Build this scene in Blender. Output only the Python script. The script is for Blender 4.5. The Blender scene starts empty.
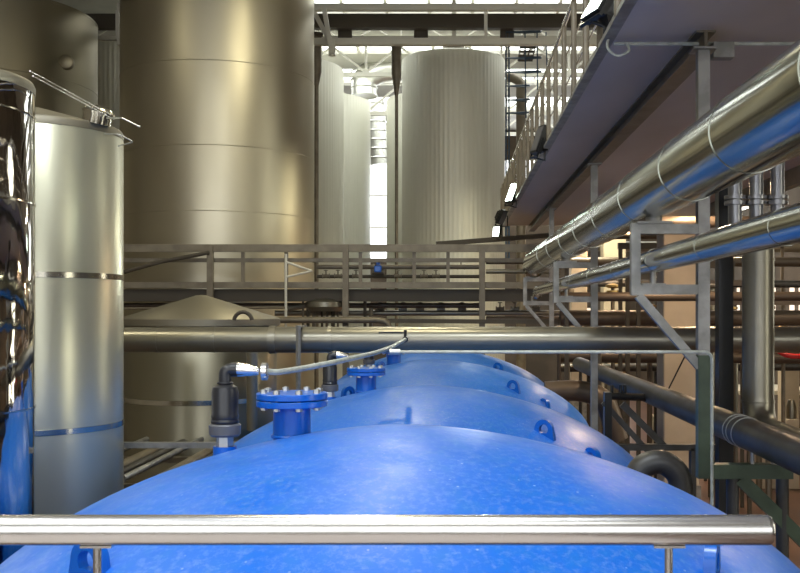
import bpy, math, random
from mathutils import Vector, Matrix
random.seed(7)
S = bpy.context.scene
COL = S.collection
F = 995.0; PX = 454.0; PY = 312.0
H = 3.6                      # eye height above the hall floor
PI = math.pi
def P(px, py, d): return Vector(((px-PX)/F*d, d, H+(PY-py)/F*d))
def V(x, y, z): return Vector((x, y, H+z))       # z measured from eye level

# ---------------------------------------------------------------- materials
MATS = {}
def mat(name, col, rough=.5, metal=0., spec=.5, noise=None, bump=None, coat=0., emis=None, es=0., rvar=None, aniso=0.):
    m = bpy.data.materials.new(name); m.use_nodes = True
    nt = m.node_tree; b = nt.nodes['Principled BSDF']
    b.inputs['Base Color'].default_value = (*col, 1); b.inputs['Roughness'].default_value = rough
    b.inputs['Metallic'].default_value = metal; b.inputs['Specular IOR Level'].default_value = spec
    if coat: b.inputs['Coat Weight'].default_value = coat; b.inputs['Coat Roughness'].default_value = .15
    if aniso: b.inputs['Anisotropic'].default_value = aniso
    if emis: b.inputs['Emission Color'].default_value = (*emis, 1); b.inputs['Emission Strength'].default_value = es
    tc = nt.nodes.new('ShaderNodeTexCoord')
    def nz(sc, det, stretch):
        mp = nt.nodes.new('ShaderNodeMapping'); mp.inputs['Scale'].default_value = stretch
        nt.links.new(tc.outputs['Object'], mp.inputs['Vector'])
        n = nt.nodes.new('ShaderNodeTexNoise'); n.inputs['Scale'].default_value = sc; n.inputs['Detail'].default_value = det
        nt.links.new(mp.outputs[0], n.inputs['Vector']); return n
    if noise:   # (colour2, scale, low, high, stretch)
        c2, sc, lo, hi, st = noise
        n = nz(sc, 6, st); r = nt.nodes.new('ShaderNodeMapRange')
        r.inputs[1].default_value = lo; r.inputs[2].default_value = hi
        nt.links.new(n.outputs[0], r.inputs[0])
        mx = nt.nodes.new('ShaderNodeMix'); mx.data_type = 'RGBA'
        mx.inputs[6].default_value = (*col, 1); mx.inputs[7].default_value = (*c2, 1)
        nt.links.new(r.outputs[0], mx.inputs[0]); nt.links.new(mx.outputs[2], b.inputs['Base Color'])
    if rvar:    # (scale, rmin, rmax, stretch)
        n = nz(rvar[0], 5, rvar[3]); r = nt.nodes.new('ShaderNodeMapRange')
        r.inputs[1].default_value = .35; r.inputs[2].default_value = .65
        r.inputs[3].default_value = rvar[1]; r.inputs[4].default_value = rvar[2]
        nt.links.new(n.outputs[0], r.inputs[0]); nt.links.new(r.outputs[0], b.inputs['Roughness'])
    if bump:    # (scale, strength, stretch)
        n = nz(bump[0], 4, bump[2]); bp = nt.nodes.new('ShaderNodeBump'); bp.inputs['Strength'].default_value = bump[1]
        bp.inputs['Distance'].default_value = .02
        nt.links.new(n.outputs[0], bp.inputs['Height']); nt.links.new(bp.outputs[0], b.inputs['Normal'])
    MATS[name] = m; return m
U = (1, 1, 1)
mat('tank_blue', (0.001, .135, .64), .36, spec=.45, noise=((.003, .155, .60), 14, .45, .75, (1, 1, 1)), rvar=(5, .32, .46, U))
# dust and fine scuffs on the blue paint
m = MATS['tank_blue']; nt = m.node_tree; b = nt.nodes['Principled BSDF']
b.inputs['Sheen Weight'].default_value = .05; b.inputs['Sheen Roughness'].default_value = .45; b.inputs['Sheen Tint'].default_value = (.8, .95, .9, 1)
src = b.inputs['Base Color'].links[0].from_socket
tc = nt.nodes['Texture Coordinate']
vo = nt.nodes.new('ShaderNodeTexVoronoi'); vo.inputs['Scale'].default_value = 16
nt.links.new(tc.outputs['Object'], vo.inputs['Vector'])
mr = nt.nodes.new('ShaderNodeMapRange'); mr.inputs[1].default_value = .10; mr.inputs[2].default_value = .03
nt.links.new(vo.outputs['Distance'], mr.inputs[0])
n1 = nt.nodes.new('ShaderNodeTexNoise'); n1.inputs['Scale'].default_value = 34; n1.inputs['Detail'].default_value = 10; n1.inputs['Roughness'].default_value = .75
nt.links.new(tc.outputs['Object'], n1.inputs['Vector'])
m2 = nt.nodes.new('ShaderNodeMapRange'); m2.inputs[1].default_value = .48; m2.inputs[2].default_value = .75; m2.inputs[4].default_value = .26
nt.links.new(n1.outputs[0], m2.inputs[0])
n3 = nt.nodes.new('ShaderNodeMath'); n3.operation = 'MULTIPLY'; n3.inputs[1].default_value = .6
nt.links.new(mr.outputs[0], n3.inputs[0])
n4 = nt.nodes.new('ShaderNodeMath'); n4.operation = 'MAXIMUM'
nt.links.new(n3.outputs[0], n4.inputs[0]); nt.links.new(m2.outputs[0], n4.inputs[1])
mx = nt.nodes.new('ShaderNodeMix'); mx.data_type = 'RGBA'; mx.inputs[7].default_value = (.46, .56, .74, 1)
nt.links.new(n4.outputs[0], mx.inputs[0]); nt.links.new(src, mx.inputs[6]); nt.links.new(mx.outputs[2], b.inputs['Base Color'])
mat('fitting_blue', (0.001, .11, .52), .3, spec=.6)
mat('brushed_steel', (.62, .60, .46), .32, .76, rvar=(3, .28, .36, (1, 1, .15)))
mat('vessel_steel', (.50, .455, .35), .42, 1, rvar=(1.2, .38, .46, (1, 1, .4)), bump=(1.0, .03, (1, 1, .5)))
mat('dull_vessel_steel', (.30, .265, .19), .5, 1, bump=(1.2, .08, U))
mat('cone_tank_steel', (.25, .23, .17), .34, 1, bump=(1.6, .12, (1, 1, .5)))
mat('lid_steel', (.27, .245, .19), .5, .9)
mat('mirror_steel', (.62, .60, .58), .05, 1, bump=(2.2, .9, (1, 1, .35)))
mat('clad_steel', (.37, .38, .34), .15, 1, bump=(2.0, .28, (1, .3, 1)))
mat('band_steel', (.5, .47, .4), .16, 1)
mat('pipe_grey_steel', (.27, .25, .20), .34, .8, rvar=(4, .30, .38, U))
mat('dark_pipe', (.07, .07, .07), .42, .3, noise=((.05, .045, .04), 5, .4, .6, U))
mat('brown_pipe', (.10, .075, .055), .42, .3)
mat('grey_pipe', (.30, .30, .32), .3, .8)
mat('galvanised', (.36, .35, .33), .45, .6, noise=((.24, .235, .22), 7, .4, .6, U))
mat('rail_steel', (.70, .68, .67), .27, 1)
mat('frame_paint', (.20, .17, .125), .45, .3, noise=((.15, .125, .09), 5, .4, .65, U))
mat('frame_dark', (.075, .062, .045), .6, .2)
mat('green_paint', (.075, .105, .065), .45, .2, noise=((.05, .07, .045), 6, .4, .6, U))
mat('white_cladding', (.63, .62, .53), .42, .15)
mat('white_steel', (.62, .60, .52), .5)
mat('deck_grey', (.60, .53, .49), .6, .1, noise=((.50, .44, .40), 1.6, .35, .7, (1, .3, 1)))
mat('deck_edge', (.12, .11, .10), .5, .3)
mat('black_plastic', (.022, .022, .025), .32)
mat('lamp_black', (.015, .015, .015), .35, .2)
mat('grey_plastic', (.10, .10, .11), .4)
mat('hose_grey', (.50, .52, .47), .35, noise=((.38, .4, .36), 20, .4, .6, U))
mat('bolt_zinc', (.55, .55, .52), .35, .8)
mat('column_cream', (.58, .49, .37), .8, noise=((.5, .42, .31), 2, .4, .6, U))
mat('wall_dark', (.13, .095, .065), .85, noise=((.08, .06, .04), .6, .4, .6, U))
mat('wall_plain', (.42, .38, .31), .85, noise=((.35, .32, .26), .6, .4, .6, U))
mat('wall_light', (.62, .60, .53), .8)
mat('floor_red', (.17, .085, .055), .3, noise=((.11, .06, .045), 1.1, .35, .65, U))
mat('ceiling_sheet', (.50, .49, .43), .7, noise=((.42, .41, .36), .8, .4, .6, U))
mat('duct_silver', (.7, .7, .66), .35, .85)
mat('cage_blue', (.03, .06, .10), .45)
mat('red_rubber', (.75, .03, .03), .35)
mat('brass', (.6, .4, .15), .3, 1)
mat('window_glow', (.9, .9, .9), .5, emis=(.93, .97, 1.0), es=5)
mat('window_warm', (.9, .85, .8), .5, emis=(1.0, .80, .62), es=2.0)
mat('sky_panel', (.9, .9, .9), .5, emis=(.95, 1.0, .98), es=5)
mat('window_side', (.9, .9, .85), .5, emis=(1.0, .99, .82), es=7)
mat('lens_glow', (1, 1, 1), .2, emis=(.82, 1.0, .86), es=30)
mat('lamp_glow', (1, 1, 1), .3, emis=(1.0, .97, .88), es=14)

# ---------------------------------------------------------------- mesh builder
W = {}
def frame(t):
    t = t.normalized(); a = Vector((0, 0, 1)) if abs(t.z) < .9 else Vector((1, 0, 0))
    u = t.cross(a).normalized(); return u, u.cross(t).normalized()
class MB:
    def __init__(s): s.v = []; s.f = []
    def add(s, vs, fs):
        k = len(s.v); s.v += [Vector(v) for v in vs]; s.f += [tuple(i+k for i in f) for f in fs]; return s
    def box(s, a, b):
        x0, x1 = sorted((a[0], b[0])); y0, y1 = sorted((a[1], b[1])); z0, z1 = sorted((a[2], b[2]))
        vs = [(x, y, z) for z in (z0, z1) for y in (y0, y1) for x in (x0, x1)]
        return s.add(vs, [(0, 2, 3, 1), (4, 5, 7, 6), (0, 1, 5, 4), (2, 6, 7, 3), (0, 4, 6, 2), (1, 3, 7, 5)])
    def cbox(s, c, sx, sy, sz):
        c = Vector(c); h = Vector((sx/2, sy/2, sz/2)); return s.box(c-h, c+h)
    def beam(s, p0, p1, w, h, up=(0, 0, 1)):
        p0 = Vector(p0); p1 = Vector(p1); t = (p1-p0).normalized(); up = Vector(up)
        if abs(t.dot(up)) > .95: up = Vector((0, 1, 0))
        u = t.cross(up).normalized(); v = u.cross(t)
        vs = [p+u*a*w/2+v*b*h/2 for p in (p0, p1) for a, b in ((-1, -1), (1, -1), (1, 1), (-1, 1))]
        return s.add(vs, [(0, 1, 2, 3)[::-1], (4, 5, 6, 7), (0, 1, 5, 4), (1, 2, 6, 5), (2, 3, 7, 6), (3, 0, 4, 7)])
    def tube(s, pts, r, n=14, cap=True):
        pts = [Vector(p) for p in pts]; rs = r if isinstance(r, (list, tuple)) else [r]*len(pts)
        vs = []; u = None
        for i, p in enumerate(pts):
            t = (pts[min(i+1, len(pts)-1)]-pts[max(i-1, 0)]).normalized()
            if u is None: u, w = frame(t)
            u = (u-t*u.dot(t))
            if u.length < 1e-5: u, w = frame(t)
            u.normalize(); w = t.cross(u)
            vs += [p+(u*math.cos(2*PI*k/n)+w*math.sin(2*PI*k/n))*rs[i] for k in range(n)]
        fs = [(i*n+k, i*n+(k+1) % n, (i+1)*n+(k+1) % n, (i+1)*n+k) for i in range(len(pts)-1) for k in range(n)]
        if cap: fs += [tuple(range(n))[::-1], tuple((len(pts)-1)*n+k for k in range(n))]
        return s.add(vs, fs)
    def cyl(s, p0, p1, r, r2=None, n=24): return s.tube([p0, p1], [r, r if r2 is None else r2], n)
    def lathe(s, c, prof, n=48, mod=None, axis=None):
        c = Vector(c); vs = []
        if axis is None: ax, u, w = Vector((0, 0, 1)), Vector((1, 0, 0)), Vector((0, 1, 0))
        else: ax = Vector(axis).normalized(); u, w = frame(ax); w = ax.cross(u)
        for r, z in prof:
            for k in range(n):
                rr = r*(1 if mod is None else 1) + (mod(k) if mod and r > .3 else 0)
                a = 2*PI*k/n; vs.append(c+ax*z+(u*math.cos(a)+w*math.sin(a))*rr)
        m_ = len(prof)
        fs = [(i*n+k, i*n+(k+1) % n, (i+1)*n+(k+1) % n, (i+1)*n+k) for i in range(m_-1) for k in range(n)]
        fs += [tuple(range(n))[::-1], tuple((m_-1)*n+k for k in range(n))]
        return s.add(vs, fs)
    def torus(s, c, R, r, axis=(0, 0, 1), n=32, m=8, a0=0, a1=2*PI):
        ax = Vector(axis).normalized(); u, w = frame(ax); w = ax.cross(u); c = Vector(c)
        closed = abs(a1-a0-2*PI) < 1e-6; N = n if closed else n+1; vs = []
        for i in range(N):
            a = a0+(a1-a0)*i/n; d = u*math.cos(a)+w*math.sin(a)
            vs += [c+d*(R+r*math.cos(2*PI*k/m))+ax*r*math.sin(2*PI*k/m) for k in range(m)]
        fs = [(i*m+k, ((i+1) % N)*m+k, ((i+1) % N)*m+(k+1) % m, i*m+(k+1) % m) for i in range(n) for k in range(m)]
        return s.add(vs, fs)
    def sphere(s, c, r, sz=1, n=20, m=10):
        return s.lathe(c, [(max(r*math.cos(a), 1e-4), r*sz*math.sin(a)) for a in [(-.5+i/m)*PI for i in range(m+1)]], n)
    def build(s, name, mt, parent=None, origin=None, bevel=0):
        if parent is not None: o = W[parent.name]
        elif origin is not None: o = Vector(origin)
        else:
            xs = [v.x for v in s.v]; ys = [v.y for v in s.v]; zs = [v.z for v in s.v]
            o = Vector(((min(xs)+max(xs))/2, (min(ys)+max(ys))/2, min(zs)))
        me = bpy.data.meshes.new(name); me.from_pydata([v-o for v in s.v], [], s.f)
        import bmesh
        bm = bmesh.new(); bm.from_mesh(me); bmesh.ops.recalc_face_normals(bm, faces=bm.faces); bm.to_mesh(me); bm.free()
        for p in me.polygons: p.use_smooth = True
        me.set_sharp_from_angle(angle=math.radians(32))
        me.materials.append(MATS[mt])
        ob = bpy.data.objects.new(name, me); COL.objects.link(ob)
        W[ob.name] = o.copy()
        if parent is not None: ob.parent = parent
        else: ob.location = o
        if bevel:
            bv = ob.modifiers.new('bevel', 'BEVEL'); bv.width = bevel; bv.segments = 2; bv.limit_method = 'ANGLE'
        return ob
def arc(c, u, v, r, a0, a1, n=8):
    c, u, v = Vector(c), Vector(u), Vector(v)
    return [c+u*r*math.cos(a0+(a1-a0)*i/n)+v*r*math.sin(a0+(a1-a0)*i/n) for i in range(n+1)]
def fillet(pts, r, n=6):
    pts = [Vector(p) for p in pts]; out = [pts[0]]
    for i in range(1, len(pts)-1):
        a = (pts[i-1]-pts[i]); b_ = (pts[i+1]-pts[i]); q = min(r, a.length*.45, b_.length*.45)
        a.normalize(); b_.normalize(); p0 = pts[i]+a*q; p2 = pts[i]+b_*q
        for k in range(n+1):
            t = k/n; out.append(p0*(1-t)**2+pts[i]*2*t*(1-t)+p2*t*t)
    out.append(pts[-1]); return out
def thing(name, label, cat, loc, group=None):
    o = bpy.data.objects.new(name, None); COL.objects.link(o); o.location = loc; o.empty_display_size = .1
    o['label'] = label; o['category'] = cat
    if group: o['group'] = group
    W[o.name] = Vector(loc); return o
def tag(o, label, cat, group=None):
    o['label'] = label; o['category'] = cat
    if group: o['group'] = group
    return o
def struct(o): o['kind'] = 'structure'; return o
def tree(o, loc, label=None, group=None):
    r = o.copy(); COL.objects.link(r); r.location = loc
    if label: r['label'] = label
    if group: r['group'] = group
    for ch in list(o.children):
        c = ch.copy(); COL.objects.link(c); c.parent = r
        for g in list(ch.children):
            d = g.copy(); COL.objects.link(d); d.parent = c
    return r

# ---------------------------------------------------------------- room shell
XL, XR, YN, YB, ZC = -13.0, 9.5, -7.0, 45.0, 8.2
struct(MB().box((XL, YN, -.2), (XR, YB, 0)).build('floor', 'floor_red'))
struct(MB().box((XL-.3, YN, 0), (XL, YB, H+ZC)).build('wall_left', 'wall_plain'))
def wall_y(y0, y1, x0, x1, z1, holes):   # wall along X with holes (xa, xb, za, zb)
    m = MB(); zs = sorted({0, z1, *[h[2] for h in holes], *[h[3] for h in holes]}); xs = sorted({x0, x1, *[h[0] for h in holes], *[h[1] for h in holes]})
    for a, b_ in zip(xs, xs[1:]):
        for c, d in zip(zs, zs[1:]):
            if any(h[0] <= a and b_ <= h[1] and h[2] <= c and d <= h[3] for h in holes): continue
            m.box((a, y0, c), (b_, y1, d))
    return m
fill_windows = [(-9, -5.4, H-.6, H+6), (-4.4, -.8, H-.6, H+6), (.2, 3.8, H-.6, H+6), (4.8, 8.2, H-.6, H+6)]  # unseen windows behind the eye, added to throw light on rail, deck and pipes
struct(wall_y(YN-.3, YN, XL, XR, H+ZC, fill_windows).build('wall_front', 'wall_plain'))
for i, h in enumerate(fill_windows):
    w = thing('window_%d' % (i+20), '', '', ((h[0]+h[1])/2, YN-.1, h[2])); del w['label']; del w['category']; w['kind'] = 'structure'
    fr = MB()
    for k in range(4): x = h[0]+(h[1]-h[0])*k/3; fr.box((x-.035, YN-.12, h[2]), (x+.035, YN-.02, h[3]))
    for k in range(4): z = h[2]+(h[3]-h[2])*k/3; fr.box((h[0], YN-.12, z-.035), (h[1], YN-.02, z+.035))
    fr.build('window_frame', 'white_steel', w)
    MB().box((h[0], YN-.16, h[2]), (h[1], YN-.14, h[3])).build('pane', 'window_glow', w)
hb = [(-7.5, -5.2, H+2.6, H+6.9), (-4.45, -2.6, H+2.4, H+6.7), (-1.2, 7.5, H+3.9, H+6.9), (5.2, 6.3, H-1.8, H+.2), (6.7, 7.9, H-1.8, H+.2)]
struct(wall_y(YB, YB+.3, XL, XR, H+ZC, hb).build('wall_back', 'wall_dark'))
for i, h in enumerate(hb):
    w = thing('window_%d' % (i+1), '', '', ((h[0]+h[1])/2, YB+.1, h[2])); del w['label']; del w['category']; w['kind'] = 'structure'
    fr = MB(); nx = 1 if i == 1 else max(1, round((h[1]-h[0])/1.2)); nz_ = max(1, round((h[3]-h[2])/1.4))
    for k in range(nx+1):
        x = h[0]+(h[1]-h[0])*k/nx; fr.box((x-.035, YB+.02, h[2]), (x+.035, YB+.12, h[3]))
    for k in range(nz_+1):
        z = h[2]+(h[3]-h[2])*k/nz_; fr.box((h[0], YB+.02, z-.035), (h[1], YB+.12, z+.035))
    fr.build('window_frame', 'white_steel', w)
    MB().box((h[0], YB+.14, h[2]), (h[1], YB+.16, h[3])).build('pane', 'window_glow' if i < 3 else 'window_warm', w)
# right wall with a low row of warm windows
hr = [(.6, 3.0, H-2.6, H+6.2), (13.2, 15.2, H-1.5, H+6.2), (26.2, 28.6, H-.1, H+.85), (29.4, 31.6, H-.1, H+.85), (32.4, 34.6, H-.1, H+.85), (36, 39, H-.1, H+.85)]
mw = wall_y(0, .3, YN, YB, H+ZC, hr)
mw.v = [Vector((XR+v.y, v.x, v.z)) for v in mw.v]
struct(mw.build('wall_right', 'wall_dark'))
for i, h in enumerate(hr):
    w = thing('window_%d' % (i+6), '', '', (XR+.1, (h[0]+h[1])/2, h[2])); del w['label']; del w['category']; w['kind'] = 'structure'
    fr = MB()
    for k in range(4):
        y = h[0]+(h[1]-h[0])*k/3; fr.box((XR+.02, y-.03, h[2]), (XR+.12, y+.03, h[3]))
    for k in range(3):
        z = h[2]+(h[3]-h[2])*k/2; fr.box((XR+.02, h[0], z-.03), (XR+.12, h[1], z+.03))
    fr.build('window_frame', 'deck_edge', w)
    MB().box((XR+.14, h[0], h[2]), (XR+.16, h[1], h[3])).build('pane', 'window_side' if i < 2 else 'window_warm', w)
# ceiling with skylight strips
sk = [(-3.5, -1.5), (25.6, 27.4), (29.6, 31.6), (33.6, 36.0), (38.0, 41)]
mc = MB(); y = YN
for a, b_ in sk+[(YB, YB)]:
    mc.box((XL, y, H+ZC), (XR, a, H+ZC+.2)); y = b_
    if b_ < YB:
        mc.box((XL, a, H+ZC), (-6.5, b_, H+ZC+.2)); mc.box((XR-2, a, H+ZC), (XR, b_, H+ZC+.2))
struct(mc.build('ceiling', 'ceiling_sheet'))
for i, (a, b_) in enumerate(sk):
    w = thing('window_%d' % (i+11), '', '', (0, (a+b_)/2, H+ZC)); del w['label']; del w['category']; w['kind'] = 'structure'
    MB().box((-6.5, a, H+ZC+.12), (XR-2, b_, H+ZC+.14)).build('pane', 'sky_panel', w)
    fr = MB()
    for k in range(13):
        x = -6.5+(XR-2+6.5)*k/12; fr.box((x-.04, a, H+ZC), (x+.04, b_, H+ZC+.1))
    fr.build('window_frame', 'white_steel', w)

# ---------------------------------------------------------------- blue tanks
R = 1.80; CH = .937; TX = -.223; TD = [4.098+3.635*i for i in range(4)]; TH = [-.471, -.567, -.541, -.541]
def dome(i, x, y):
    r = math.hypot(x-TX, y-TD[i])/R
    return TH[i]-CH+CH*math.sqrt(max(0, 1-r**1.614))
def sil(i, px):      # depth at which the dome's outline passes a picture column
    best = None
    for k in range(400):
        d = TD[i]-R+2*R*k/400; x = (px-PX)/F*d
        if math.hypot(x-TX, d-TD[i]) > R*.995: continue
        py = PY-F*dome(i, x, d)/d
        if best is None or py < best[0]: best = (py, d)
    return best[1]
def on_dome(i, px, py):   # the first point of the dome that a picture point falls on
    for k in range(2000):
        d = TD[i]-R+2*R*k/2000; x = (px-PX)/F*d
        if math.hypot(x-TX, d-TD[i]) > R*.999: continue
        if PY-F*dome(i, x, d)/d <= py: return x, d
    return (px-PX)/F*TD[i], TD[i]
def make_lug(tank, x, y, z, ang, sc=1.):
    # plate with an eye, standing on the head
    c, s_ = math.cos(ang), math.sin(ang); t = .024*sc; n = 16; vs = []
    ro = .085*sc; ri = .044*sc; hz = .06*sc; low = -.10*sc
    def pt(a, b_, w): return Vector((x+c*a-s_*w, y+s_*a+c*w, H+z+b_))
    outer = [(-ro*1.35, low)]+[(-ro*math.cos(PI*k/n), hz+ro*math.sin(PI*k/n)) for k in range(n+1)]+[(ro*1.35, low)]
    inner = []
    for k in range(len(outer)):
        a = PI*(1.25-1.5*k/(len(outer)-1)); inner.append((ri*math.cos(a), hz+ri*math.sin(a)))
    N = len(outer)
    for w in (-t, t): vs += [pt(*o, w) for o in outer]+[pt(*q, w) for q in inner]
    fs = []
    for k in range(N):
        k2 = (k+1) % N
        fs += [(k, k2, N+k2, N+k), (2*N+k, 3*N+k, 3*N+k2, 2*N+k2), (k, 2*N+k, 2*N+k2, k2), (N+k, N+k2, 3*N+k2, 3*N+k)]
    m = MB().add(vs, fs)
    ob = m.build('lifting_lug', 'fitting_blue', tank)
    pad = MB(); pad.lathe((x, y, H+z), [(.13*sc, -.09), (.13*sc, -.004), (.122*sc, .006)], 20)
    nrm = Vector((-(dome_g(x+.01, y)-dome_g(x-.01, y))/.02, -(dome_g(x, y+.01)-dome_g(x, y-.01))/.02, 1)).normalized()
    q = Vector((0, 0, 1)).rotation_difference(nrm); o = Vector((x, y, H+z))
    pad.v = [o+q@(v-o) for v in pad.v]
    pad.build('lug_pad', 'fitting_blue', ob)
    return ob
def make_tank(i, label):
    global dome_g
    dome_g = lambda x, y: dome(i, x, y)
    y0 = TD[i]; top = TH[i]; t = thing('pressure_tank', label, 'tank', (TX, y0, 0), 'blue dome-topped pressure tanks in a row')
    zb = top-CH                                  # tangent line
    prof = []
    for k in range(41):
        a = k/40; rr = 1-(1-a)**2.2 if a > 0 else 0
        prof.append((max(R*rr, 1e-4), 0))
    rs = [0.0001]+[k/40 for k in range(1, 37)]+[.93, .955, .975, .988, .995, .999, 1.0]
    head = [(R*r, H+zb+CH*math.sqrt(max(0, 1-r**1.614))) for r in rs]
    MB().lathe((TX, y0, 0), head+[(R, H+zb-.04)], 128).build('tank_head', 'tank_blue', t)
    MB().lathe((TX, y0, 0), [(R*.4, .35), (R*.8, .5), (R*.97, .72), (R, .95), (R, H+zb-.04)], 96).build('tank_shell', 'tank_blue', t)
    sm = MB().torus((TX, y0, H+zb-.04), R, .012, n=96, m=6); sm.build('weld_seam', 'tank_blue', t)
    for k in range(4):
        a = PI/4+k*PI/2; MB().tube([(TX+1.35*math.cos(a), y0+1.35*math.sin(a), 0), (TX+1.35*math.cos(a), y0+1.35*math.sin(a), .62)], .09).build('leg', 'tank_blue', t)
    # blind-flanged nozzle
    d = sil(i, (292, 367, 401, 420)[i])
    if i: d = TD[i]+NOZ[1]; nx = TX+NOZ[0]
    else:
        d += -.02; nx = (292-PX)/F*d; NOZ.extend([nx-TX, d-TD[0]])
    zf = (312-406)/F*(sil(0, 292)-.02) - TH[0]      # flange underside over the apex level
    zf += top
    nz0 = dome(i, nx, d); sc = (sil(0, 292)/995)
    fr = 35.2*sc; tr = 18.5*sc
    noz = MB().cyl((nx, d, H+nz0-.08), (nx, d, H+zf+.004), tr, n=36)
    noz.torus((nx, d, H+nz0+.002), tr+.004, .008, n=28, m=6)
    nb = noz.build('nozzle', 'fitting_blue', t)
    for k, (za, zb_) in enumerate(((0, 6.2), (7.2, 13.4))):
        MB().lathe((nx, d, H+zf), [(fr*.98, za*sc), (fr, za*sc+.003), (fr, zb_*sc-.003), (fr*.98, zb_*sc)], 48).build('flange', 'fitting_blue', nb)
    for k in range(8):
        a = 2*PI*(k+.5)/8; bx, by = nx+fr*.8*math.cos(a), d+fr*.8*math.sin(a)
        bb = MB().cyl((bx, by, H+zf-3.5*sc), (bx, by, H+zf+17.5*sc), .0075, n=8)
        bb.lathe((bx, by, H+zf), [(.0155, 13.4*sc), (.0155, 17*sc)], 6); bb.lathe((bx, by, H+zf), [(.0155, -3*sc), (.0155, 0)], 6)
        bb.build('bolt', 'bolt_zinc', nb)
    # air valve on its own stub, elbow and fittings to the hose
    if i: vx, vy = TX+VAL[0], TD[i]+VAL[1]
    else:
        vy = sil(0, 225)+.0; vx = (225-PX)/F*vy; VAL.extend([vx-TX, vy-TD[0]])
    s2 = sil(0, 225)/995; vz = dome(i, vx, vy)
    def zz(py): return H+(PY-py)/F*sil(0, 225)+(vz-dome(0, TX+VAL[0], TD[0]+VAL[1]))
    av = MB().cyl((vx, vy, zz(458)), (vx, vy, zz(446)), 11.5*s2, n=28).build('air_valve', 'fitting_blue', t)
    MB().lathe((vx, vy, 0), [(8.5*s2, zz(447)), (8.5*s2, zz(435.5))], 6).build('hex_nipple', 'bolt_zinc', av)
    MB().lathe((vx, vy, 0), [(13.5*s2, zz(436)), (15.5*s2, zz(434)), (15.8*s2, zz(425)), (14.5*s2, zz(423.5))], 32).build('valve_base', 'grey_plastic', av)
    MB().lathe((vx, vy, 0), [(13*s2, zz(424)), (14*s2, zz(421)), (13*s2, zz(419)), (13.7*s2, zz(416)), (13*s2, zz(413)), (13.2*s2, zz(392)), (12*s2, zz(387)), (9*s2, zz(385)), (5*s2, zz(384.5))], 32).build('valve_body', 'black_plastic', av)
    el = MB().tube(fillet([(vx, vy, zz(385)), (vx, vy, zz(369.5)), (vx+12*s2, vy+.01, zz(369.5))], .045), 6.2*s2, 16)
    el.torus((vx, vy, zz(383)), 6.6*s2, 1.4*s2, m=8); el.cyl((vx+5*s2, vy+.005, zz(369.5)), (vx+11.5*s2, vy+.01, zz(369.5)), 7.2*s2, n=20)
    el.build('elbow', 'black_plastic', av)
    co = MB(); co.tube([(vx+11*s2, vy+.01, zz(369.5)), (vx+12*s2, vy+.01, zz(369.5)), (vx+24*s2, vy+.012, zz(370.5)), (vx+33*s2, vy+.015, zz(371.5))], [7.2*s2, 7.2*s2, 5.8*s2, 3.6*s2], 20)
    co.build('reducer', 'rail_steel', av)
    if i == 0: lugs = [(*on_dome(0, 90, 572), -.5, 1.), (*on_dome(0, 712, 574), 1.2, 1.)]
    else: lugs = [(TX+.85, y0-.83, -.55, 1), (TX+1.18, y0-.83, -.9, 1), (TX-.65, y0+.47, .8, .9)]
    for (lx, ly, an, sc_) in lugs: make_lug(t, lx, ly, dome(i, lx, ly)-(.065 if abs(lx-TX-1.18) < .01 else .012), an, sc_*.8)
    return t
NOZ = []; VAL = []
TL = ['large glossy blue domed tank nearest the steel handrail', 'blue domed tank second in the row, just behind the nearest one',
      'blue domed tank third in the row, its top just below the grey crosswise pipe', 'dark blue domed tank last in the row, mostly hidden under the crosswise pipe']
for i in range(4): make_tank(i, TL[i])
vy = TD[0]+VAL[1]; vx = TX+VAL[0]; s2 = sil(0, 225)/995
def zz(py): return H+(PY-py)/F*sil(0, 225)
# white hose from the front valve, rising away to a coupling above the second tank
q = thing('metal_hose', 'long pale grey hose rising from the black air valve past the blue flanges', 'hose', (vx+33*s2, vy, zz(372)))
cl = MB()
cx = vx+39*s2
cl.lathe((cx, vy+.015, zz(371.5)), [(5.5*s2, -3*s2), (9*s2, -2.6*s2), (9*s2, 2.6*s2), (5.5*s2, 3*s2)], 12, axis=(1, 0, 0)); cl.build('coupling', 'rail_steel', q)
hp = [(cx, vy+.015, zz(371.5)), P(262, 371, vy+.02), P(275, 372.5, vy+.08), P(300, 369, vy+.35), P(340, 361, vy+.8), P(375, 353, vy+1.5), P(392, 347, vy+2.1), P(405, 339.5, vy+3.1)]
MB().tube(fillet(hp, .12, 6), .0135, 14).build('hose', 'hose_grey', q)
e = hp[-1]
vv = MB().cyl(e, e+Vector((.0, .12, .0)), .022, n=14); vv.cyl(e+Vector((0, .05, 0)), e+Vector((0, .05, .07)), .012, n=8); vv.cbox(e+Vector((-.1, .05, .05)), .2, .02, .014)
vv.build('end_valve', 'lamp_black', q)
# thin tube crossing to the post and dropping
ja = P(398, 352.5, vy+1.95)
tb = thing('steel_tube', 'thin pale steel tube crossing level above the blue tanks and turning down beside the post', 'pipe', (ja.x, ja.y, ja.z-.02))
j1 = Vector(((712-PX)/F*5.75, 5.75, H-.231))
ja = Vector((ja.x, 5.75, H-.231))
MB().tube(fillet([ja, j1, Vector((j1.x, 5.75, .15))], .05, 6), .0095, 12).build('tube', 'hose_grey', tb)
MB().cyl(ja+Vector((-.02, 0, 0)), ja+Vector((.04, 0, 0)), .018, n=12).build('union', 'bolt_zinc', tb)

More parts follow.
